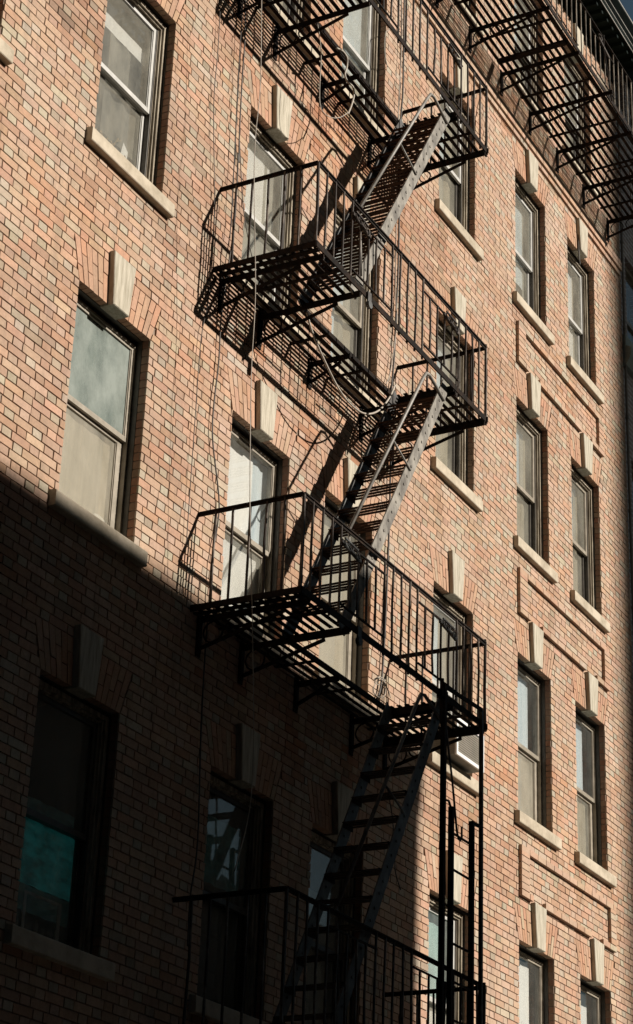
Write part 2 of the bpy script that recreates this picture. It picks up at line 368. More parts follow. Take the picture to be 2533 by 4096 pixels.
# ------------------------------------------------------------------ windows
def curtain(m, x0, x1, y, z0, z1, fold=.012, n=None, mat_=0):
    n = n or max(4, int((x1 - x0) / .02)); b = len(m.v)
    ph = R.uniform(0, 6)
    for i in range(n + 1):
        x = x0 + (x1 - x0) * i / n; yy = y + fold * math.sin(ph + i * .7) + fold * .4 * math.sin(i * .31)
        m.v.append((x, yy, z0)); m.v.append((x, yy, z1))
    for i in range(n): m.face([b + 2 * i, b + 2 * i + 2, b + 2 * i + 3, b + 2 * i + 1], mat_)
def window(col, row, old=True, g_up='glass', g_lo='glass', up='frame_white', lo='frame_white', drapes=(), meet=.5):
    a, b = COLS[col]; t_ = TOPS[row]; z0 = t_ - WH
    w = MB(); fr = 'casing' if old else up
    if old:
        # brick mould of peeling wood in stepped strips, head and both jambs
        for k, (o_, wd, ya, yb) in enumerate(((0.004, .034, .085, .20), (.038, .016, .105, .20), (.054, .010, .125, .20))):
            w.box(b - o_ - wd, b - o_, ya, yb, z0, t_ - .02 - o_)
            w.box(a + o_, a + o_ + wd, ya, yb, z0, t_ - .02 - o_)
            w.box(a + o_ + wd, b - o_ - wd, ya + .003, yb, t_ - .02 - o_ - wd, t_ - .02 - o_)
        ins = .066; ztop = t_ - .088
        yU, yL = .135, .175
    else:
        w.box(b - .026, b - .006, .115, .20, z0, t_ - .037); w.box(a + .006, a + .026, .115, .20, z0, t_ - .037)
        w.box(a + .026, b - .026, .118, .20, t_ - .060, t_ - .037)
        ins = .028; ztop = t_ - .062
        yU, yL = .127, .157
    win = bpart(w, 'window', M[fr] if old else M[up])
    if old:
        q = MB(); q.box(b - ins - .014, b - ins, .13, .22, z0, ztop + .02); q.box(a + ins, a + ins + .014, .13, .22, z0, ztop + .02)
        q.box(a + ins, b - ins, .133, .22, ztop, ztop + .02)
        q.build('jamb_liner', M['frame_dark'], win)
        ins += .016
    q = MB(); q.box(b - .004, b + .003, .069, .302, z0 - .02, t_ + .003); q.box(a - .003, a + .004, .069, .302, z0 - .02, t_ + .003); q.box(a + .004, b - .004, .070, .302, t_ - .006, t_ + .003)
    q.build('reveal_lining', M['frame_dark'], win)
    x0, x1 = a + ins, b - ins; zm = z0 + (ztop - z0) * meet; 
    def sash(nm, za, zb, y, mt, gm, bot=.05):
        s = MB(); d = .028; sw = .065 if (not old and nm == 'lower_sash') else (.030 if old else .022)
        s.box(x0, x0 + sw, y, y + d, za, zb); s.box(x1 - sw, x1, y, y + d, za, zb)
        s.box(x0 + sw, x1 - sw, y + .0015, y + d, zb - sw, zb); s.box(x0 + sw, x1 - sw, y + .0015, y + d, za, za + bot)
        # glazing bead
        s.box(x1 - sw - .008, x1 - sw, y + .008, y + d, za + bot, zb - sw); s.box(x0 + sw, x0 + sw + .008, y + .008, y + d, za + bot, zb - sw)
        s.build(nm, M[mt], win)
        g = MB(); g.box(x0 + sw * .8, x1 - sw * .8, y + .016, y + .020, za + bot * .8, zb - sw * .8); g.build('pane', M[gm], win)
    sash('upper_sash', zm - .02, ztop, yU, up, g_up, .042)
    sash('lower_sash', z0 + .012, zm + .018, yL, lo, g_lo, .06)
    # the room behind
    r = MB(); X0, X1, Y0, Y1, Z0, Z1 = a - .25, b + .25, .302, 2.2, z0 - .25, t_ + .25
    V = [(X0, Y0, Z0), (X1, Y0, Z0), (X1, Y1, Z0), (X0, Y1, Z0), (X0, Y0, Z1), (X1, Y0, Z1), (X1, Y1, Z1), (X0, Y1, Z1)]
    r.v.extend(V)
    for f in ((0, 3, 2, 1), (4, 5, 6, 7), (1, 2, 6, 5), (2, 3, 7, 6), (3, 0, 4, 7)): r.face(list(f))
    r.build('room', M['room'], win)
    for i_, (kind, f0, f1, h0, h1, yy, fold) in enumerate(drapes):
        c = MB(); fold = min(fold, .010); yy = yL + .045 + .006 * i_; f0 = max(f0, .006); f1 = min(f1, .993)
        h1 = min(h1, .965); curtain(c, a + (b - a) * f0, a + (b - a) * f1, yy, z0 + WH * h0, z0 + WH * h1, fold)
        c.build('curtain', M[kind], win, smooth=True)  # blue and teal sheets carry painted reflection and glow
    return win
B_, G_, W_, U_ = 'curtain_beige', 'curtain_grey', 'curtain_white', 'sky_reflection'
std = ((U_, .0, .66, .5, 1, .26, .003), (B_, .66, 1, .5, 1, .25, .009), (U_, .0, .50, .02, .5, .26, .003), (B_, .50, 1, .02, .5, .25, .009))
spec = {
 ('A', 3): dict(drapes=((W_, .0, .93, .75, .83, .24, .001), ('curtain_dim', .40, .72, .52, .75, .60, .01), ('curtain_dim', .40, 1, .2, .5, .60, .01))),
 ('A', 4): dict(old=False, up='frame_tan', lo='frame_tan', g_up='glass_frosty', g_lo='glass_milky', drapes=((G_, .0, 1, .50, .99, .27, .004), (B_, .0, 1, .0, .50, .25, .003)), meet=.53),
 ('A', 5): dict(up='frame_dark', lo='frame_dark', drapes=(('teal_glow', .05, .92, .22, .47, .27, .006), ('teal_glow_dim', .0, .95, .12, .22, .28, .006), ('teal_glow_dim', .0, .9, .47, .56, .28, .006))),
 ('B', 3): dict(drapes=((W_, .1, .76, .45, .97, .24, .003), (G_, .0, 1, .0, 1, .27, .004))),
 ('B', 4): dict(old=False, up='frame_tan', lo='frame_tan', g_up='glass_clean', g_lo='glass', drapes=((W_, 0, .72, .5, .98, .23, .002), (U_, .72, 1, .5, .98, .23, .008), (W_, 0, 1, .02, .5, .25, .003)), meet=.50),
 ('B', 5): dict(up='frame_dark', lo='frame_dark', drapes=(('teal_glow_dim', .0, .9, .55, .85, .27, .012),)),
 ('C', 2): dict(g_up='glass', drapes=((U_, 0, 1, .35, .98, .26, .003), (B_, .5, 1, .02, .35, .26, .003))),
 ('C', 4): dict(old=False, up='frame_tan', lo='frame_tan', g_lo='glass_milky', drapes=((B_, 0, 1, .02, .98, .22, .004),), meet=.5),
 ('C', 5): dict(up='frame_dark', lo='frame_dark', drapes=((G_, .0, .8, .02, .75, .22, .004),)),
 ('D', 4): dict(drapes=((U_, 0, .7, .45, 1, .26, .003), (B_, .3, 1, .4, 1, .28, .004))),
 ('D', 5): dict(g_up='glass_dusty', drapes=((W_, .0, .95, .02, .9, .30, .008),)),
 ('E', 2): dict(drapes=((U_, .0, .80, .3, .98, .24, .002), (G_, .8, 1, .02, .98, .24, .004))),
 ('F', 2): dict(drapes=((W_, .0, .78, .02, .98, .24, .006), (B_, .78, 1, .02, .98, .24, .004))),
 ('E', 4): dict(old=False, up='frame_tan', lo='frame_tan', g_up='glass_clean', g_lo='glass_milky', drapes=((U_, .0, .82, .45, .98, .24, .002), (G_, .0, 1, .02, .47, .24, .004))),
 ('F', 4): dict(old=False, up='frame_tan', lo='frame_tan', g_up='glass_clean', drapes=((U_, .0, .78, .45, .98, .24, .002), (B_, .0, 1, .02, .47, .24, .004))),
 ('E', 5): dict(old=False, up='frame_tan', lo='frame_tan', g_up='glass_clean', g_lo='glass_clean', drapes=((W_, .0, .80, .02, .93, .24, .003),)),
 ('F', 5): dict(old=False, up='frame_tan', lo='frame_tan', g_up='glass_clean', g_lo='glass_clean', drapes=((W_, .0, .76, .02, .88, .24, .003),)),
}
for c in COLS:
    for r_ in TOPS:
        k = dict(drapes=std); k.update(spec.get((c, r_), {}))
        if (c, r_) not in spec:
            k['lo'] = 'frame_dark'
        if r_ == 3 and c in 'CDEF': k['up'] = 'frame_tan'
        window(c, r_, **k)

# cornice
cz = 17.34
cn = MB()
cn.prism([(.009, 17.16), (-.02, 17.16), (-.02, cz - .02), (-.06, cz), (-.40, cz), (-.40, cz + .03), (-.415, cz + .05), (-.415, cz + .09), (-.45, cz + .12), (-.45, cz + .15), (-.52, cz + .20), (-.52, cz + .235), (.3, cz + .30), (.3, cz), (.009, cz)], -30, 21.70)
co = bpart(cn, 'cornice', M['cornice'])
ce_ = MB()
ce_.box(-30, 21.705, -.408, -.400, cz + .002, cz + .018); ce_.box(-30, 21.705, -.424, -.415, cz + .066, cz + .078); ce_.box(-30, 21.705, -.457, -.45, cz + .125, cz + .137); ce_.box(-30, 21.705, -.527, -.52, cz + .215, cz + .237)  # thin pale strips paint the sunlit highlights along the cornice edges
linkpar(ce_.build('cornice_highlight', M['cornice_glint']), building)
x = 21.6
while x > 16.4:
    md = MB(); md.box(x, x + .05, -.36, -.10, cz - .06, cz - .001); bpart(md, 'modillion', M['cornice']); x -= .185
# solid core sits behind the rooms
rf = MB(); rf.box(-30, 21.69, 2.3, 14, GROUND, 17.55); bpart(rf, 'building_core', M['facade_far'])
rf = MB(); rf.box(-30, 21.69, .31, 14, 17.56, 17.62); bpart(rf, 'roof', M['roofing'])
rf = MB(); rf.box(21.60, 21.70, .302, 2.3, GROUND, 17.55); bpart(rf, 'end_wall', M['mortar'])

# ------------------------------------------------------------------ fire escapes
def bracket(x, zf, depth=.95, wallh=.28, parent=None, rings=((.10, .085), (.27, .06))):
    m = MB()
    m.bar((x, 0, zf - .045), (x, -depth, zf - .045), .014, .05, (1, 0, 0))
    m.bar((x, -.012, zf - .03), (x, -.012, zf - wallh - .03), .05, .014, (1, 0, 0))
    so = depth * .78
    m.bar((x, -.015, zf - wallh), (x, -so, zf - .085), .014, .028, (1, 0, 0))
    for (cy, r) in rings:
        if depth < .5: continue
        cz_ = zf - .07 - r - .004
        m.tube([(x, -.03 - cy + r * math.cos(t * math.pi / 8), cz_ + r * math.sin(t * math.pi / 8)) for t in range(16)], .007, 5, closed=True)
    m.box(x - .03, x + .03, -.012, .0, zf - wallh - .06, zf + .01)
    return m.build('bracket', M['iron'], parent)
def slats(m, x0, x1, ys, z, w=.036, th=.006, wob=True):
    for y in ys:
        dz = R.uniform(-.004, .004)
        m.bar((x0, y, z + dz), (x1, y, z + R.uniform(-.004, .004)), w, th, (0, 1, 0))
FE = empty('fire_escape', (13.7, -.45, GROUND), label='black iron fire escape with three stair flights zigzagging down between the window columns', cat='fire escape')
XL, XR, OUT = 12.0, 15.30, -.95
FLO = {1: 11.75, 2: 8.775, 3: 5.80, 4: 2.64}
def lp(o): return linkpar(o, FE)
def platform(n):
    zf = FLO[n]; m = MB()
    # outer and end beams
    m.bar((XL, OUT, zf), (XR + .03, OUT, zf), .012, .055, (0, 1, 0)); 
    m.bar((XL, 0, zf), (XL, OUT, zf), .012, .05, (1, 0, 0)); m.bar((XR, 0, zf), (XR, OUT - .02, zf), .012, .05, (1, 0, 0))
    m.bar((XL + .05, -.01, zf - .03), (XL + .05, OUT, zf - .03), .045, .012, (1, 0, 0))
    # edges of stair well
    m.bar((12.79, -.40, zf - .02), (12.79, OUT, zf - .02), .012, .05, (1, 0, 0)); m.bar((14.60, -.40, zf - .02), (14.60, OUT, zf - .02), .014, .06, (1, 0, 0))
    m.bar((12.79, -.385, zf - .012), (14.60, -.385, zf - .012), .012, .04, (0, 1, 0))
    inner = [-.03 - .075 * i for i in range(5)]; outer = [-.405 - .075 * i for i in range(7)]
    slats(m, XL, XR, inner, zf + .012); slats(m, XL, 12.79, outer, zf + .012); slats(m, 14.56, XR + .01, outer, zf + .012)
    for x in (13.30, 13.98): m.bar((x, 0, zf - .015), (x, -.39, zf - .015), .035, .010, (1, 0, 0))
    for x in (12.42, 14.95): m.bar((x, 0, zf - .012), (x, OUT, zf - .012), .035, .010, (1, 0, 0))
    p = lp(m.build('platform', M['iron']))
    for x in (12.13, 12.765, 14.635, 15.27): bracket(x, zf, parent=p)
    bracket(13.65, zf, .40, .22, parent=p)
    return p
def railing(n):
    zf = FLO[n]; zt = zf + (.80 if n < 4 else .955); m = MB()
    w = .032
    for q in (((XL + .03, 0, zt), (XL + .03, -.92, zt)), ((XL + .03, -.92, zt), (XR + .06, -.92, zt)), ((XR + .06, -.92, zt), (XR + .06, 0, zt))):
        m.bar(q[0], q[1], w, .012, (0, 1, 0) if q[0][1] == q[1][1] else (1, 0, 0)); a = Vector(q[0]); b = Vector(q[1])
        m.bar(a - Vector((0, 0, .014)), b - Vector((0, 0, .014)), .01, .028, (0, 1, 0) if q[0][1] == q[1][1] else (1, 0, 0))
    # the two short panels set in the front rail
    for (p, q) in ((12.64, 13.41), (14.02, 14.79)):
        for z in (zf + .14, zt - .125): m.bar((p, -.92, z), (q, -.92, z), .014, .014, (0, 1, 0))
    # corner gussets and bolts
    m.tube([(XR + .06, -.92, zt + .006), (XR + .06, -.92, zt + .03)], .012, 6)
    rl = m.build('railing', M['iron']); lp(rl)
    bars = []
    for i in range(1, 6): bars.append((XL + .03, -.152 * i, zf + .0, zt, 0)); bars.append((XR + .06, -.152 * i - .01, zf + .0, zt, 0))
    i = 0
    x = XL + .03
    while x < XR + .08:
        sh = (12.72 < x < 13.36) or (14.10 < x < 14.73)
        bars.append((x, -.92, zf + .14 if sh else zf - .02, zt - .125 if sh else zt, i in (0,))); x += .1515; i += 1
    rest = MB()
    for k, (bx, by, z0, z1, big) in enumerate(bars):
        seen = n in (2, 3) or (n == 1 and bx > 13.4 and by == -.92) or (n == 4 and by == -.92 and bx > 13)
        b = MB() if seen else rest; tw = .020 if big or abs(bx - XR - .06) < .02 and by == -.92 else .0145
        mid = (bx + R.gauss(0, .005), by + R.gauss(0, .004), (z0 + z1) / 2 + R.uniform(-.1, .1)); j1 = R.uniform(-.003, .003)
        b.bar((bx + j1, by, z0), mid, tw, tw, (1, 0, 0)); b.bar(mid, (bx + R.uniform(-.003, .003), by + R.uniform(-.004, .004), z1 - .004), tw * .99, tw * .99, (1, 0, 0))
        if seen: b.build('baluster', M['iron_bar'], rl)
    if rest.v: rest.build('baluster', M['iron_bar'], rl, kind='stuff')
    return rl
def stair(n, old):
    zt, zb = FLO[n], FLO[n + 1]; sl = (zt - zb) / (14.55 - 12.77)
    def P(x, y, dz=0): return (x, y, zt + (x - 14.55) * sl + dz)
    st = empty('stair', (13.7, -.6, zb)); linkpar(st, FE)
    ms = M['stringer_old' if old else 'stringer']
    for y in (-.885, -.40):
        s = MB(); s.bar(P(14.56, y, -.01), P(12.75, y), .012, .125, (0, 1, 0))
        for k in range(13):
            x = 14.45 - k * .1335
            for q in (-.03, .03): s.box(x + q - .008, x + q + .008, y - .013, y - .005, P(x + q, y)[2] - .010, P(x + q, y)[2] + .008)
        linkpar(s.build('stringer', ms if y < -.5 else M['stringer_old']), st)
    N = 13
    for k in range(1, N):
        z = zt - k * (zt - zb) / N; x = 14.55 - (zt - z) / sl; t = MB()
        for q in (-.070, -.023, .024, .071):
            dz = R.uniform(-.003, .003); t.bar((x + q, -.40, z + .01 + dz), (x + q, -.885, z + .01 - dz), .030, .006, (1, 0, 0))
        t.box(x - .08, x + .08, -.412, -.406, z - .03, z + .015); t.box(x - .08, x + .08, -.879, -.873, z - .03, z + .015)
        linkpar(t.build('tread', M['rusty'] if not old else M['iron']), st)
    h = MB(); y = -.90
    a = P(14.38, y, -.0); top = P(14.0, y, .80)
    pts = [P(14.50, y, -.05), (14.38, y, zt - .20), (14.20, y, zt - .09), (14.13, y, zt - .09), P(14.0, y, .72), P(13.6, y, .56), P(12.80, y, .78)]
    h.tube([(14.50, y, zt - .18), (14.20, y, zt - .075), (14.13, y, zt - .09), (14.05, y, zt - .20), (12.80, y, zt - 2.15)], .0155, 8)
    h.tube([(13.52, y, zt - 1.03), (13.86, y, zt - 1.16)], .009, 6)
    h.tube([(12.80, y, zt - 2.15), (12.87, y, zt - 2.78)], .009, 6)
    linkpar(h.build('handrail', M['pipe' if not old else 'stringer_old'], smooth=True), st)
for n in (1, 2, 3, 4): platform(n); railing(n)
for n in (1, 2, 3): stair(n, n == 3)
# counterweight catches clamped to the front rails
for n in (1, 2, 3):
    zf = FLO[n]
    for x0 in (12.60, 14.38):
        m = MB(); z = zf + .62
        m.bar((x0, -.945, z + .02), (x0 + .32, -.945, z - .03), .022, .030, (0, 1, 0)); m.bar((x0 + .02, -.965, z + .045), (x0 + .24, -.965, z + .03), .014, .014, (0, 1, 0))
        m.tube([(x0 + .04 + .05 * math.cos(t * .8) + t * .01, -.96, z + .01 + .035 * math.sin(t * .8)) for t in range(16)], .006, 5)
        m.tube([(x0 + .24 + .03 * math.cos(t * .9), -.965, z - .03 + .035 * math.sin(t * .9)) for t in range(9)], .006, 5)
        lp(m.build('latch', M['stringer_old' if n == 3 else 'iron_bar']))
# round pulley ends below the stair foot
for n in (2, 3):
    m = MB(); zf = FLO[n]
    m.box(12.86, 12.92, -.975, -.962, zf - .10, zf + .03); m.tube([(12.89, -.985, zf - .09), (12.89, -.955, zf - .09)], .035, 12); lp(m.build('pulley', M['stringer_old']))
# vertical guides of the drop ladder
g = MB(); z3 = FLO[3]
g.box(14.398, 14.438, -.992, -.952, GROUND + .02, z3 + .09); g.box(14.36, 14.47, -.985, -.93, z3 - .04, z3 + .03)
lp(g.build('ladder_guide', M['iron']))
g = MB(); g.box(15.135, 15.165, -.995, -.965, GROUND + .02, z3 + .10); lp(g.build('ladder_guide', M['iron_bar']))
g = MB(); g.bar((14.43, -.985, z3 + .06), (15.16, -.985, z3 + .10), .012, .035, (0, 1, 0)); g.bar((14.40, -.96, z3 + .13), (14.40, -.96, z3 - .25), .03, .02, (0, 1, 0)); lp(g.build('guide_tie', M['iron']))
# the drop ladder itself
DL = empty('drop_ladder', (14.75, -1.0, GROUND + 1.2), label='black iron drop ladder hanging in guides below the lowest sunlit balcony', cat='ladder')
for x, zt in ((14.545, 4.87), (14.945, 4.86)):
    m = MB(); m.box(x - .018, x + .018, -1.008, -.968, GROUND + 1.2, zt); 
    if x < 14.7: m.tube([(14.53, -.99, zt - .01), (14.49, -.99, zt + .035), (14.45, -.99, zt + .03)], .010, 6)
    else: m.bar((14.97, -.99, zt - .012), (15.14, -.99, zt + .005), .012, .03, (0, 1, 0))
    linkpar(m.build('stile', M['iron']), DL)
z = 4.66
while z > 0:
    m = MB(); m.tube([(14.55, -.99, z), (14.94, -.99, z)], .0105, 7); linkpar(m.build('rung', M['iron']), DL); z -= .297
# hoist rod with a hook
m = MB(); m.tube([(14.50, -.93, z3 - .02), (14.52, -.95, 5.5), (14.60, -.97, 5.1), (14.66, -.985, 4.70), (14.685, -.99, 4.64), (14.72, -.99, 4.635), (14.745, -.99, 4.68), (14.745, -.99, 4.76)], .009, 6)
m.build('hoist_hook', M['wire_dark'], label='thin dark hook rod hanging onto the top rung of the drop ladder', cat='hook')

# the upper fire escape on the right
TE = empty('fire_escape', (18.8, -.45, 14.5), label='long black slatted fire escape balcony under the cornice at top right', cat='fire escape')
zf = 14.76; X0, X1 = 15.75, 21.34; OT = -.95
m = MB()
slats(m, X0, X1, [-.05 - .0755 * i for i in range(12)], zf + .012, .034)
m.bar((X0, OT, zf), (X1 + .02, OT, zf), .012, .06, (0, 1, 0)); m.bar((X0, OT + .05, zf - .01), (X1, OT + .05, zf - .01), .05, .010, (0, 1, 0)); m.bar((X0, 0, zf), (X0, OT, zf), .012, .05, (1, 0, 0)); m.bar((X1, 0, zf), (X1, OT, zf), .012, .055, (1, 0, 0))
for x in (16.5, 17.20, 18.40, 19.27, 20.14, 20.98): m.bar((x, -.02, zf - .012), (x, OT + .06, zf - .012), .035, .012, (1, 0, 0))
m.bar((17.64, -.05, zf - .02), (17.64, OT + .06, zf - .02), .075, .03, (1, 0, 0))
p = linkpar(m.build('platform', M['iron']), TE)
for x in (16.10, 16.97, 17.85, 18.70, 19.56, 20.43, 21.28):
    bracket(x, zf, .97 if x != 18.70 else 1.05, .27, p, ((.10, .085), (.29, .07)))
rl = MB(); zt = zf + .79
rl.bar((X0, -.94, zt), (X1, -.94, zt), .026, .010, (0, 1, 0)); rl.bar((X1, -.94, zt), (X1, 0, zt), .026, .010, (1, 0, 0)); rl.bar((X0, -.94, zt), (X0, 0, zt), .026, .010, (1, 0, 0))
rl.bar((X0, -.94, zf + .10), (17.9, -.94, zf + .10), .012, .012, (0, 1, 0)); rl.bar((18.33, -.94, zt - .14), (19.1, -.94, zt - .14), .012, .012, (0, 1, 0)); rl.bar((18.33, -.94, zf + .13), (19.1, -.94, zf + .13), .012, .012, (0, 1, 0))
rl.tube([(18.72, -.955, zt + .03), (18.66, -.97, zt - .2), (18.86, -.98, zf - .05)], .009, 6)
rl = linkpar(rl.build('railing', M['iron']), TE)
i = 0; x = X1
while x > X0:
    b = MB(); sh = 18.40 < x < 19.05
    b.bar((x, -.94, zf + .13 if sh else zf), (x, -.94 + R.uniform(-.003, .003), zt - .14 if sh else zt), .012, .012, (1, 0, 0)); b.build('baluster', M['bar_sunlit'], rl); x -= .1515
for k in range(1, 6):
    b = MB(); b.bar((X1, -.155 * k, zf), (X1, -.155 * k, zt), .0125, .0125, (1, 0, 0)); b.build('baluster', M['iron_bar'], rl)
m = MB()
m.bar((18.52, -.965, zt - .15), (18.85, -.965, zt - .22), .02, .03, (0, 1, 0)); m.tube([(18.56 + .05 * math.cos(t * .8), -.97, zt - .12 + .04 * math.sin(t * .8)) for t in range(9)], .007, 5)
linkpar(m.build('latch', M['iron_bar']), TE)

# ------------------------------------------------------------------ cables
def smoothpts(P, n=6):
    out = []
    for i in range(len(P) - 1):
        p0 = P[max(i - 1, 0)]; p1 = P[i]; p2 = P[i + 1]; p3 = P[min(i + 2, len(P) - 1)]
        for k in range(n):
            t = k / n
            out.append(tuple(.5 * (2 * p1[j] + (p2[j] - p0[j]) * t + (2 * p0[j] - 5 * p1[j] + 4 * p2[j] - p3[j]) * t * t + (3 * p1[j] - p0[j] - 3 * p2[j] + p3[j]) * t ** 3) for j in range(3)))
    out.append(P[-1]); return out
def cable(P, r, mt, label, group=None):
    m = MB(); m.tube(smoothpts(P), r, 6); m.build('cable', M[mt], smooth=True, label=label, cat='cable', group=group)
cable([(11.514, -0.6, 11.208), (11.524, -0.6, 10.955), (11.582, -0.6, 10.147), (11.555, -0.6, 9.596), (11.581, -0.6, 9.133), (11.691, -0.6, 8.232), (11.7, -0.6, 7.495), (11.784, -0.6, 6.473), (11.852, -0.6, 5.991), (11.918, -0.6, 5.517), (12.013, -0.6, 4.745), (12.024, -0.6, 4.281), (11.965, -0.6, 3.991), (11.851, -0.6, 3.693)], 0.0034, 'wire_pale', 'pale vertical cable hanging free in front of the left balconies')
cable([(12.189, -0.03, 11.758), (12.174, -0.03, 11.631), (12.205, -0.03, 11.222), (12.203, -0.03, 10.797), (12.214, -0.03, 10.254), (12.234, -0.03, 9.959), (12.217, -0.03, 10.04), (12.227, -0.03, 9.672), (12.221, -0.03, 9.276), (12.118, -0.03, 8.468), (12.122, -0.03, 7.985), (12.092, -0.03, 7.59), (12.104, -0.03, 7.28), (12.251, -0.03, 6.833), (12.259, -0.03, 6.608), (12.203, -0.03, 6.265), (12.207, -0.03, 5.953), (12.197, -0.03, 5.506), (12.209, -0.03, 4.881), (12.258, -0.03, 4.067), (12.208, -0.03, 3.655), (12.212, -0.03, 3.295)], 0.006, 'wire_dark', 'dark cable on the wall running down left of the fire escape')
cable([(12.113, -0.05, 11.666), (12.103, -0.05, 11.428), (12.105, -0.05, 10.863), (12.117, -0.05, 10.321), (12.13, -0.05, 9.887), (12.13, -0.05, 9.7), (12.14, -0.05, 9.404), (12.136, -0.05, 9.143)], 0.0045, 'wire_dark', 'thinner dark cable beside the first one on the upper left wall')
cable([(12.222, -0.03, 10.178), (12.252, -0.03, 10.022), (12.323, -0.03, 9.665), (12.401, -0.03, 9.447), (12.486, -0.03, 9.274), (12.565, -0.03, 9.15)], 0.004, 'wire_dark', 'thin wire crossing the second balcony rail beside the window')
cable([(11.78, -0.03, 11.285), (11.791, -0.03, 10.791), (11.787, -0.03, 10.244), (11.913, -0.03, 9.214), (11.915, -0.03, 8.499), (11.841, -0.03, 8.03), (11.835, -0.03, 7.281), (11.833, -0.03, 6.651), (11.835, -0.03, 6.255)], 0.0035, 'wire_dark', 'faint thin wire far left of the fire escape on the sunlit wall')
cable([(12.771, -0.45, 8.681), (12.87, -0.45, 8.553), (13.065, -0.45, 8.414), (13.379, -0.45, 8.251), (13.652, -0.45, 8.215), (13.887, -0.45, 8.263), (14.121, -0.45, 8.41), (14.317, -0.45, 8.631), (14.419, -0.45, 8.808)], 0.009, 'wire_pale', 'pale cable looping down beneath the second balcony')
cable([(13.189, -0.4, 11.7), (13.303, -0.4, 11.745), (13.396, -0.4, 11.728), (13.397, -0.4, 11.639), (13.365, -0.4, 11.521), (13.426, -0.4, 11.48), (13.522, -0.4, 11.494), (13.549, -0.4, 11.415), (13.505, -0.4, 11.268), (13.448, -0.4, 11.142)], 0.009, 'wire_pale', 'pale cable curling through the top left balcony floor')
cable([(12.818, -0.4, 11.706), (12.879, -0.4, 11.573), (12.911, -0.4, 11.377), (12.908, -0.4, 11.086), (12.93, -0.4, 10.901), (13.02, -0.4, 10.861), (13.167, -0.4, 10.915), (13.314, -0.4, 11.018), (13.447, -0.4, 11.156)], 0.004, 'wire_pale', 'thin pale wire sagging below the top left balcony')
cable([(14.97, -0.02, 13.48), (14.948, -0.02, 13.288), (14.882, -0.02, 13.216), (14.864, -0.02, 13.053), (14.886, -0.02, 12.904), (14.944, -0.02, 12.821)], 0.005, 'wire_pale', 'short pale wire curling beside the topmost middle window')
cable([(15.259, -0.03, 13.961), (15.268, -0.03, 13.385), (15.275, -0.03, 12.722), (15.246, -0.03, 12.344), (15.26, -0.03, 11.032), (15.261, -0.03, 10.554), (15.235, -0.03, 10.019), (15.223, -0.03, 9.63), (15.18, -0.03, 9.232), (15.185, -0.03, 9.148), (15.202, -0.03, 8.064), (15.177, -0.03, 7.012), (15.142, -0.03, 6.442), (15.102, -0.03, 6.2), (15.036, -0.03, 6.092)], 0.009, 'wire_dark', 'dark cable bundle on the wall right of the middle windows')
cable([(15.173, -0.04, 13.893), (15.203, -0.04, 13.336), (15.183, -0.04, 12.822), (15.165, -0.04, 12.32), (15.193, -0.04, 10.382), (15.244, -0.04, 10.086), (15.218, -0.04, 9.828), (15.127, -0.04, 9.39), (15.049, -0.04, 9.227)], 0.005, 'wire_pale', 'thin pale wire in the bundle right of the middle windows')
cable([(14.749, -0.15, 6.159), (14.857, -0.15, 6.218), (14.947, -0.15, 6.216), (14.894, -0.15, 6.156), (14.762, -0.15, 6.131), (14.814, -0.15, 6.192), (14.948, -0.15, 6.206), (14.974, -0.15, 6.14), (14.933, -0.15, 6.062), (14.823, -0.15, 6.025), (14.744, -0.15, 6.041), (14.763, -0.15, 6.111), (14.87, -0.15, 6.19), (15.018, -0.15, 6.155), (15.067, -0.15, 6.096)], 0.0045, 'wire_pale', 'tangled coil of pale wire at the third balcony')
cable([(14.75, -0.3, 5.175), (14.865, -0.3, 4.918), (14.919, -0.3, 4.609), (14.94, -0.3, 4.489), (15.04, -0.3, 4.373)], 0.0045, 'wire_dark', 'dark thin wire dangling beside the lowest stair flight')
cable([(20.177, -0.02, 13.882), (20.191, -0.02, 13.587), (20.228, -0.02, 13.475)], 0.008, 'wire_dark', 'short dark conduit on the wall near the top right windows')

# ------------------------------------------------------------------ small things in and at the windows
# window air conditioner, D column, fourth row of windows
a, b = COLS['D']; z0 = TOPS[4] - WH
AC = empty('air_conditioner', (16.6, 0, z0), label='white window air conditioner resting on the stone sill behind the balcony', cat='air conditioner')
m = MB(); m.box(16.40, 16.98, -.17, .20, z0 + .015, z0 + .36); linkpar(m.build('housing', M['vent']), AC)
m = MB()
for (p, q, r_, s_) in ((16.38, 17.0, z0 + .335, z0 + .375), (16.38, 17.0, z0 + .01, z0 + .045), (16.38, 16.415, z0 + .045, z0 + .335), (16.965, 17.0, z0 + .045, z0 + .335)): m.box(p, q, -.185, -.165, r_, s_)
linkpar(m.build('front_frame', M['white_paint']), AC)
m = MB()
for i in range(14): m.box(16.394, 16.399, -.15, .05, z0 + .07 + i * .019, z0 + .078 + i * .019)
for i in range(12): m.box(16.42, 16.96, -.177, -.1715, z0 + .06 + i * .022, z0 + .068 + i * .022)
linkpar(m.build('grille', M['frame_tan']), AC)
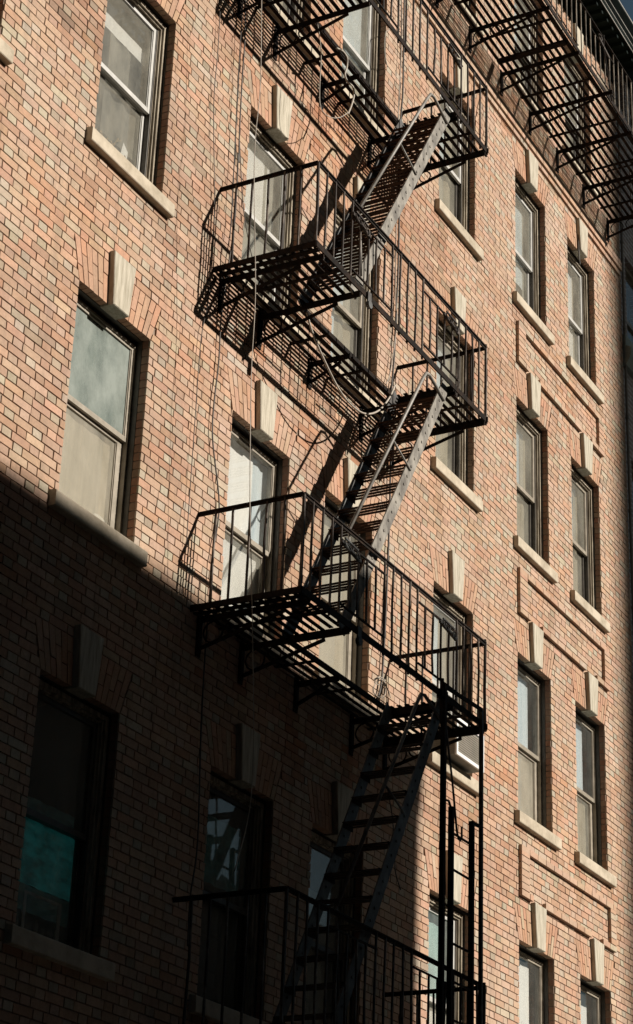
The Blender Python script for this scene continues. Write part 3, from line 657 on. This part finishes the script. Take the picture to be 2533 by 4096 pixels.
# dry plants and a note behind the glass, A column third row
a, b = COLS['A']; z0 = TOPS[3] - WH
def plant(x, y, zb, h, label):
    m = MB()
    for k in range(7):
        p = Vector((x, y, zb)); d = Vector((R.uniform(-.25, .25), R.uniform(-.1, .02), 1)).normalized(); pts = [tuple(p)]
        L = h * R.uniform(.5, 1)
        for s_ in range(7):
            d = (d + Vector((R.uniform(-.3, .3), R.uniform(-.05, .05), R.uniform(-.1, .25)))).normalized(); p = p + d * L / 7
            p.y = min(max(p.y, y - .02), y + .03); pts.append(tuple(p))
            if s_ > 1:
                q = p + Vector((R.uniform(-.05, .05), 0, R.uniform(.0, .05))); m.tube([tuple(p), tuple(q)], .0035, 4)
                m.box(q.x - .007, q.x + .007, q.y - .003, q.y + .003, q.z - .008, q.z + .008)
        m.tube(pts, .003, 4)
    m.build('dry_plant', M['twig'], label=label, cat='plant')
plant(a + .42, .225, z0 + .02, .42, 'dry brown twiggy plant behind the left of the top left window glass')
plant(a + .66, .225, z0 + .02, .26, 'short dry plant behind the middle of the top left window glass')
m = MB(); m.v.extend([(a + .66, .225, z0 + .30), (a + .75, .226, z0 + .26), (a + .76, .227, z0 + .38), (a + .69, .226, z0 + .43)]); m.face([0, 1, 2, 3])
m.v.extend([(a + .66, .228, z0 + .30), (a + .75, .229, z0 + .26), (a + .76, .230, z0 + .38), (a + .69, .229, z0 + .43)]); m.face([7, 6, 5, 4])
m.build('paper_note', M['paper'], label='small white paper note inside the lower sash of the top left window', cat='paper')
# white bundles on the inner sill, A column fourth row
z0 = TOPS[4] - WH
def blob(x, y, z, rx, ry, rz, name, label, cat, mt):
    m = MB(); n, k = 14, 8; b0 = 0
    for i in range(k + 1):
        th = math.pi * i / k
        for j in range(n):
            ph = 2 * math.pi * j / n; w = 1 + .12 * math.sin(3 * ph + i) + .07 * math.sin(5 * ph - 2 * i)
            m.v.append((x + rx * w * math.sin(th) * math.cos(ph), y + ry * math.sin(th) * math.sin(ph), z + rz * math.cos(th)))
    for i in range(k):
        for j in range(n): m.face([i * n + j, (i + 1) * n + j, (i + 1) * n + (j + 1) % n, i * n + (j + 1) % n])
    m.build(name, M[mt], smooth=True, label=label, cat=cat)
blob(a + .50, .191, z0 + .12, .11, .008, .05, 'folded_cloth', 'white folded cloth inside the big left window, left one of two', 'cloth', 'white_paint')
blob(a + .76, .191, z0 + .15, .09, .008, .055, 'folded_cloth', 'white crumpled cloth inside the big left window, right one of two', 'cloth', 'white_paint')
# pale frame leaning in the dark lower left window
z0 = TOPS[5] - WH
m = MB()
for (p, q, r_, s_) in ((a + .35, a + .38, z0 + .02, z0 + .34), (a + .73, a + .77, z0 + .02, z0 + .34), (a + .38, a + .73, z0 + .32, z0 + .34)): m.box(p, q, .215, .23, r_, s_)
m.build('window_screen_frame', M['white_paint'], label='pale thin screen frame standing in the dark lower left window', cat='screen')

# ------------------------------------------------------------------ neighbouring building on the right
NB = empty('brick_building', (23, 0, GROUND), label='shaded grey brick building with pale joints beyond the right corner', cat='building')
nm, nt, b, out = mat('neighbour_brick'); v = nt.nodes.new('ShaderNodeTexCoord'); cmb = nt.nodes.new('ShaderNodeCombineXYZ'); sep = nt.nodes.new('ShaderNodeSeparateXYZ')
nt.links.new(v.outputs['Object'], sep.inputs[0]); nt.links.new(sep.outputs[0], cmb.inputs[0]); nt.links.new(sep.outputs[2], cmb.inputs[1])
bt = nt.nodes.new('ShaderNodeTexBrick'); nt.links.new(cmb.outputs[0], bt.inputs[0]); bt.inputs['Scale'].default_value = 1
bt.inputs['Brick Width'].default_value = .21; bt.inputs['Row Height'].default_value = .0675; bt.inputs['Mortar Size'].default_value = .006; bt.inputs['Mortar Smooth'].default_value = .1
bt.inputs['Color1'].default_value = (.34, .26, .23, 1); bt.inputs['Color2'].default_value = (.26, .22, .21, 1); bt.inputs['Mortar'].default_value = (.62, .64, .64, 1)
nt.links.new(mix(nt, bt.outputs[0], ramp(nt, noise(nt, mapping(nt), 8), [(.3, .8), (.7, 1.15)]), 1.0, 'MULTIPLY'), b.inputs['Base Color']); b.inputs['Roughness'].default_value = .85
bump(nt, b, bt.outputs['Fac'], -.4, .006)
m = MB(); nb0 = 21.76
nbw = [(21.85 + i * .55, 22.22 + i * .55, 17.0, 17.58) for i in range(8)] + [(22.0 + i * 2.1, 23.05 + i * 2.1, 15.9 - 3 * j, 17.62 - 3 * j) for i in range(6) for j in range(1, 5)]
rects = [(nb0, 40, GROUND, 17.70)]
for w in nbw: rects = sub_rect(rects, w)
for (x0, x1, z0, z1) in rects: m.box(x0, x1, .03, .35, z0, z1)
linkpar(m.build('wall', nm), NB)
m = MB(); m.box(nb0, 40, .352, 12, GROUND, 17.68); linkpar(m.build('building_core', M['facade_far']), NB)
for w in nbw[:16]:
    m = MB(); x0, x1, z0, z1 = w
    m.box(x0, x0 + .06, .10, .16, z0, z1); m.box(x1 - .06, x1, .10, .16, z0, z1); m.box(x0 + .06, x1 - .06, .102, .16, z1 - .06, z1); m.box(x0 + .06, x1 - .06, .102, .16, (z0 + z1) / 2 - .03, (z0 + z1) / 2 + .03); m.box(x0 + .06, x1 - .06, .102, .16, z0, z0 + .06)
    wo = linkpar(m.build('window', M['frame_tan']), NB); m = MB(); m.box(x0 + .05, x1 - .05, .13, .135, z0 + .05, z1 - .05); m.build('pane', M['glass'], wo)
m = MB(); m.prism([(.029, 17.60), (-.06, 17.62), (-.10, 17.70), (-.10, 17.74), (.36, 17.76), (.36, 17.702), (.029, 17.702)], nb0, 40); linkpar(m.build('cornice', M['cornice']), NB)
m = MB(); m.prism([(.031, 12.86), (-.03, 12.86), (-.08, 12.95), (-.10, 13.02), (-.10, 13.10), (-.03, 13.14), (-.03, 13.30), (.031, 13.32)], nb0, 40); linkpar(m.build('stone_ledge', M['darkstone']), NB)
m = MB(); m.tube([(21.80, -.005, GROUND), (21.80, -.005, 17.1)], .018, 8)
for k in range(14): m.tube([(21.80, -.005, .4 + k * 1.3), (21.80, -.005, .44 + k * 1.3)], .024, 8)
m.build('downpipe', M['vent'], label='thin dark downpipe in the corner between the two brick buildings', cat='pipe')

# ------------------------------------------------------------------ street and the buildings across it (two cast the shadow edges, the others are added to shape sky light)
m = MB(); m.box(-400, 400, -400, 400, GROUND - .4, GROUND - .15); m.build('ground', M['asphalt'], kind='structure')
m = MB(); m.box(-120, 120, -3.2, .32, GROUND - .149, GROUND); m.build('pavement', M['concrete'], kind='structure')
m = MB(); m.box(-120, 120, -16, -13.0, GROUND - .149, GROUND); m.build('far_pavement', M['concrete'], kind='structure')
def block(x0, x1, y1, depth, ztop, mt, label, bays, sto=3.2):
    e_ = empty('street_building', ((x0 + x1) / 2, y1 - depth / 2, GROUND), label=label, cat='building')
    m = MB(); m.box(x0, x1, y1 - depth, y1, GROUND, ztop); m.box(x0 - .0, x1 + .0, y1, y1 + .25, ztop - .5, ztop - .002)
    linkpar(m.build('wall', M[mt]), e_)
    w = MB(); g = MB(); bw = (x1 - x0) / bays
    z = GROUND + 1.4
    while z + 2 < ztop - .6:
        for i in range(bays):
            c = x0 + bw * (i + .5); hw = min(.55, bw * .3)
            g.box(c - hw, c + hw, y1 + .004, y1 + .03, z, z + 1.8)
            w.box(c - hw - .1, c + hw + .1, y1 + .002, y1 + .12, z - .14, z - .004); w.box(c - hw - .1, c + hw + .1, y1 + .002, y1 + .07, z + 1.804, z + 2.0); w.box(c - .03, c + .03, y1 + .031, y1 + .05, z, z + 1.8); w.box(c - hw, c + hw, y1 + .051, y1 + .065, z + .87, z + .93)
        z += sto
    linkpar(w.build('window_trim', M['facade_pale']), e_); linkpar(g.build('window_panes', M['glass_block']), e_)
gm, gnt, gb, gout = mat('far_window_glass'); gb.inputs['Base Color'].default_value = (.03, .04, .045, 1); gb.inputs['Roughness'].default_value = .06; gb.inputs['Specular IOR Level'].default_value = .8
M['glass_block'] = gm
ZT = 14.52
block(12.6, 20.08, -16, 12, ZT, 'facade_far', 'brown tenement across the street whose roof edge shades the lower wall', 4)
block(-40, 12.5, -16, 14, 46, 'facade_far', 'unseen tall brown building added across the street on the left to cut sky light', 26)  # added out of view, made tall to cut sky fill from the left
block(-30, 27.0, -46, 12, 30.0, 'facade_far', 'unseen brown building added one block behind the low tenement to cut sky light', 26)  # added backdrop, hides more sky without touching the sunlit wall
block(35.6, 60, -40, 16, 50, 'facade_pale', 'tall pale building down the side street', 10)
block(30.0, 34.9, -16, 12, 15, 'facade_far', 'unseen brown corner building added across the street on the right to cut sky light', 4)  # added out of view, height set by how much sky it hides
block(35.0, 76, -16, 12, 12, 'facade_far', 'unseen low brown row building added at far right to shape window reflections and sky light', 20)  # added unseen row, height chosen for pane reflections and fill
block(-44, -30, 12, 60, 40, 'facade_far', 'unseen brown building added behind the camera to close off sky light', 8)  # added to shut out sky light from the street's left end

# ------------------------------------------------------------------ light, sky, camera
Ld = Vector((-.255, 1, -.545)).normalized()
sun = bpy.data.lights.new('sun', 'SUN'); sun.energy = 5.0; sun.angle = math.radians(.6); sun.color = (1, .92, .83)
so = bpy.data.objects.new('sun', sun); COL.objects.link(so); so.rotation_euler = Ld.to_track_quat('-Z', 'Y').to_euler()
w = bpy.data.worlds.new('World'); sc.world = w; w.use_nodes = True; nt = w.node_tree
bg = nt.nodes['Background']; sky = nt.nodes.new('ShaderNodeTexSky'); sky.sky_type = 'NISHITA'; sky.sun_disc = False
el = math.asin(-Ld.z); sky.sun_elevation = el; sky.sun_rotation = math.atan2(-Ld.x, -Ld.y)
sky.air_density = 1.0; sky.dust_density = .6; sky.ozone_density = 1.0
nt.links.new(mix(nt, sky.outputs[0], (.60, .62, .52), 1.0, 'MULTIPLY'), bg.inputs[0]); bg.inputs[1].default_value = .05

cam = bpy.data.cameras.new('camera'); co = bpy.data.objects.new('camera', cam); COL.objects.link(co); sc.camera = co
r = Vector((.47218435, -.88073406, .03673506)); u = Vector((-.38820178, -.17034892, .90569345)); f = Vector((.79141729, .44191489, .42233862))
mx = Matrix(((r.x, u.x, -f.x), (r.y, u.y, -f.y), (r.z, u.z, -f.z))).to_4x4(); mx.translation = Vector((0, -7.75, 0)); co.matrix_world = mx
cam.sensor_fit = 'HORIZONTAL'; cam.sensor_width = 36; cam.lens = 36 * 4886.42 / 1512; cam.clip_end = 2000; cam.clip_start = .05
sc.view_settings.view_transform = 'Standard'; sc.view_settings.look = 'None'; sc.view_settings.exposure = .48; sc.view_settings.gamma = 1
sc.cycles.max_bounces = 6; sc.cycles.transparent_max_bounces = 12
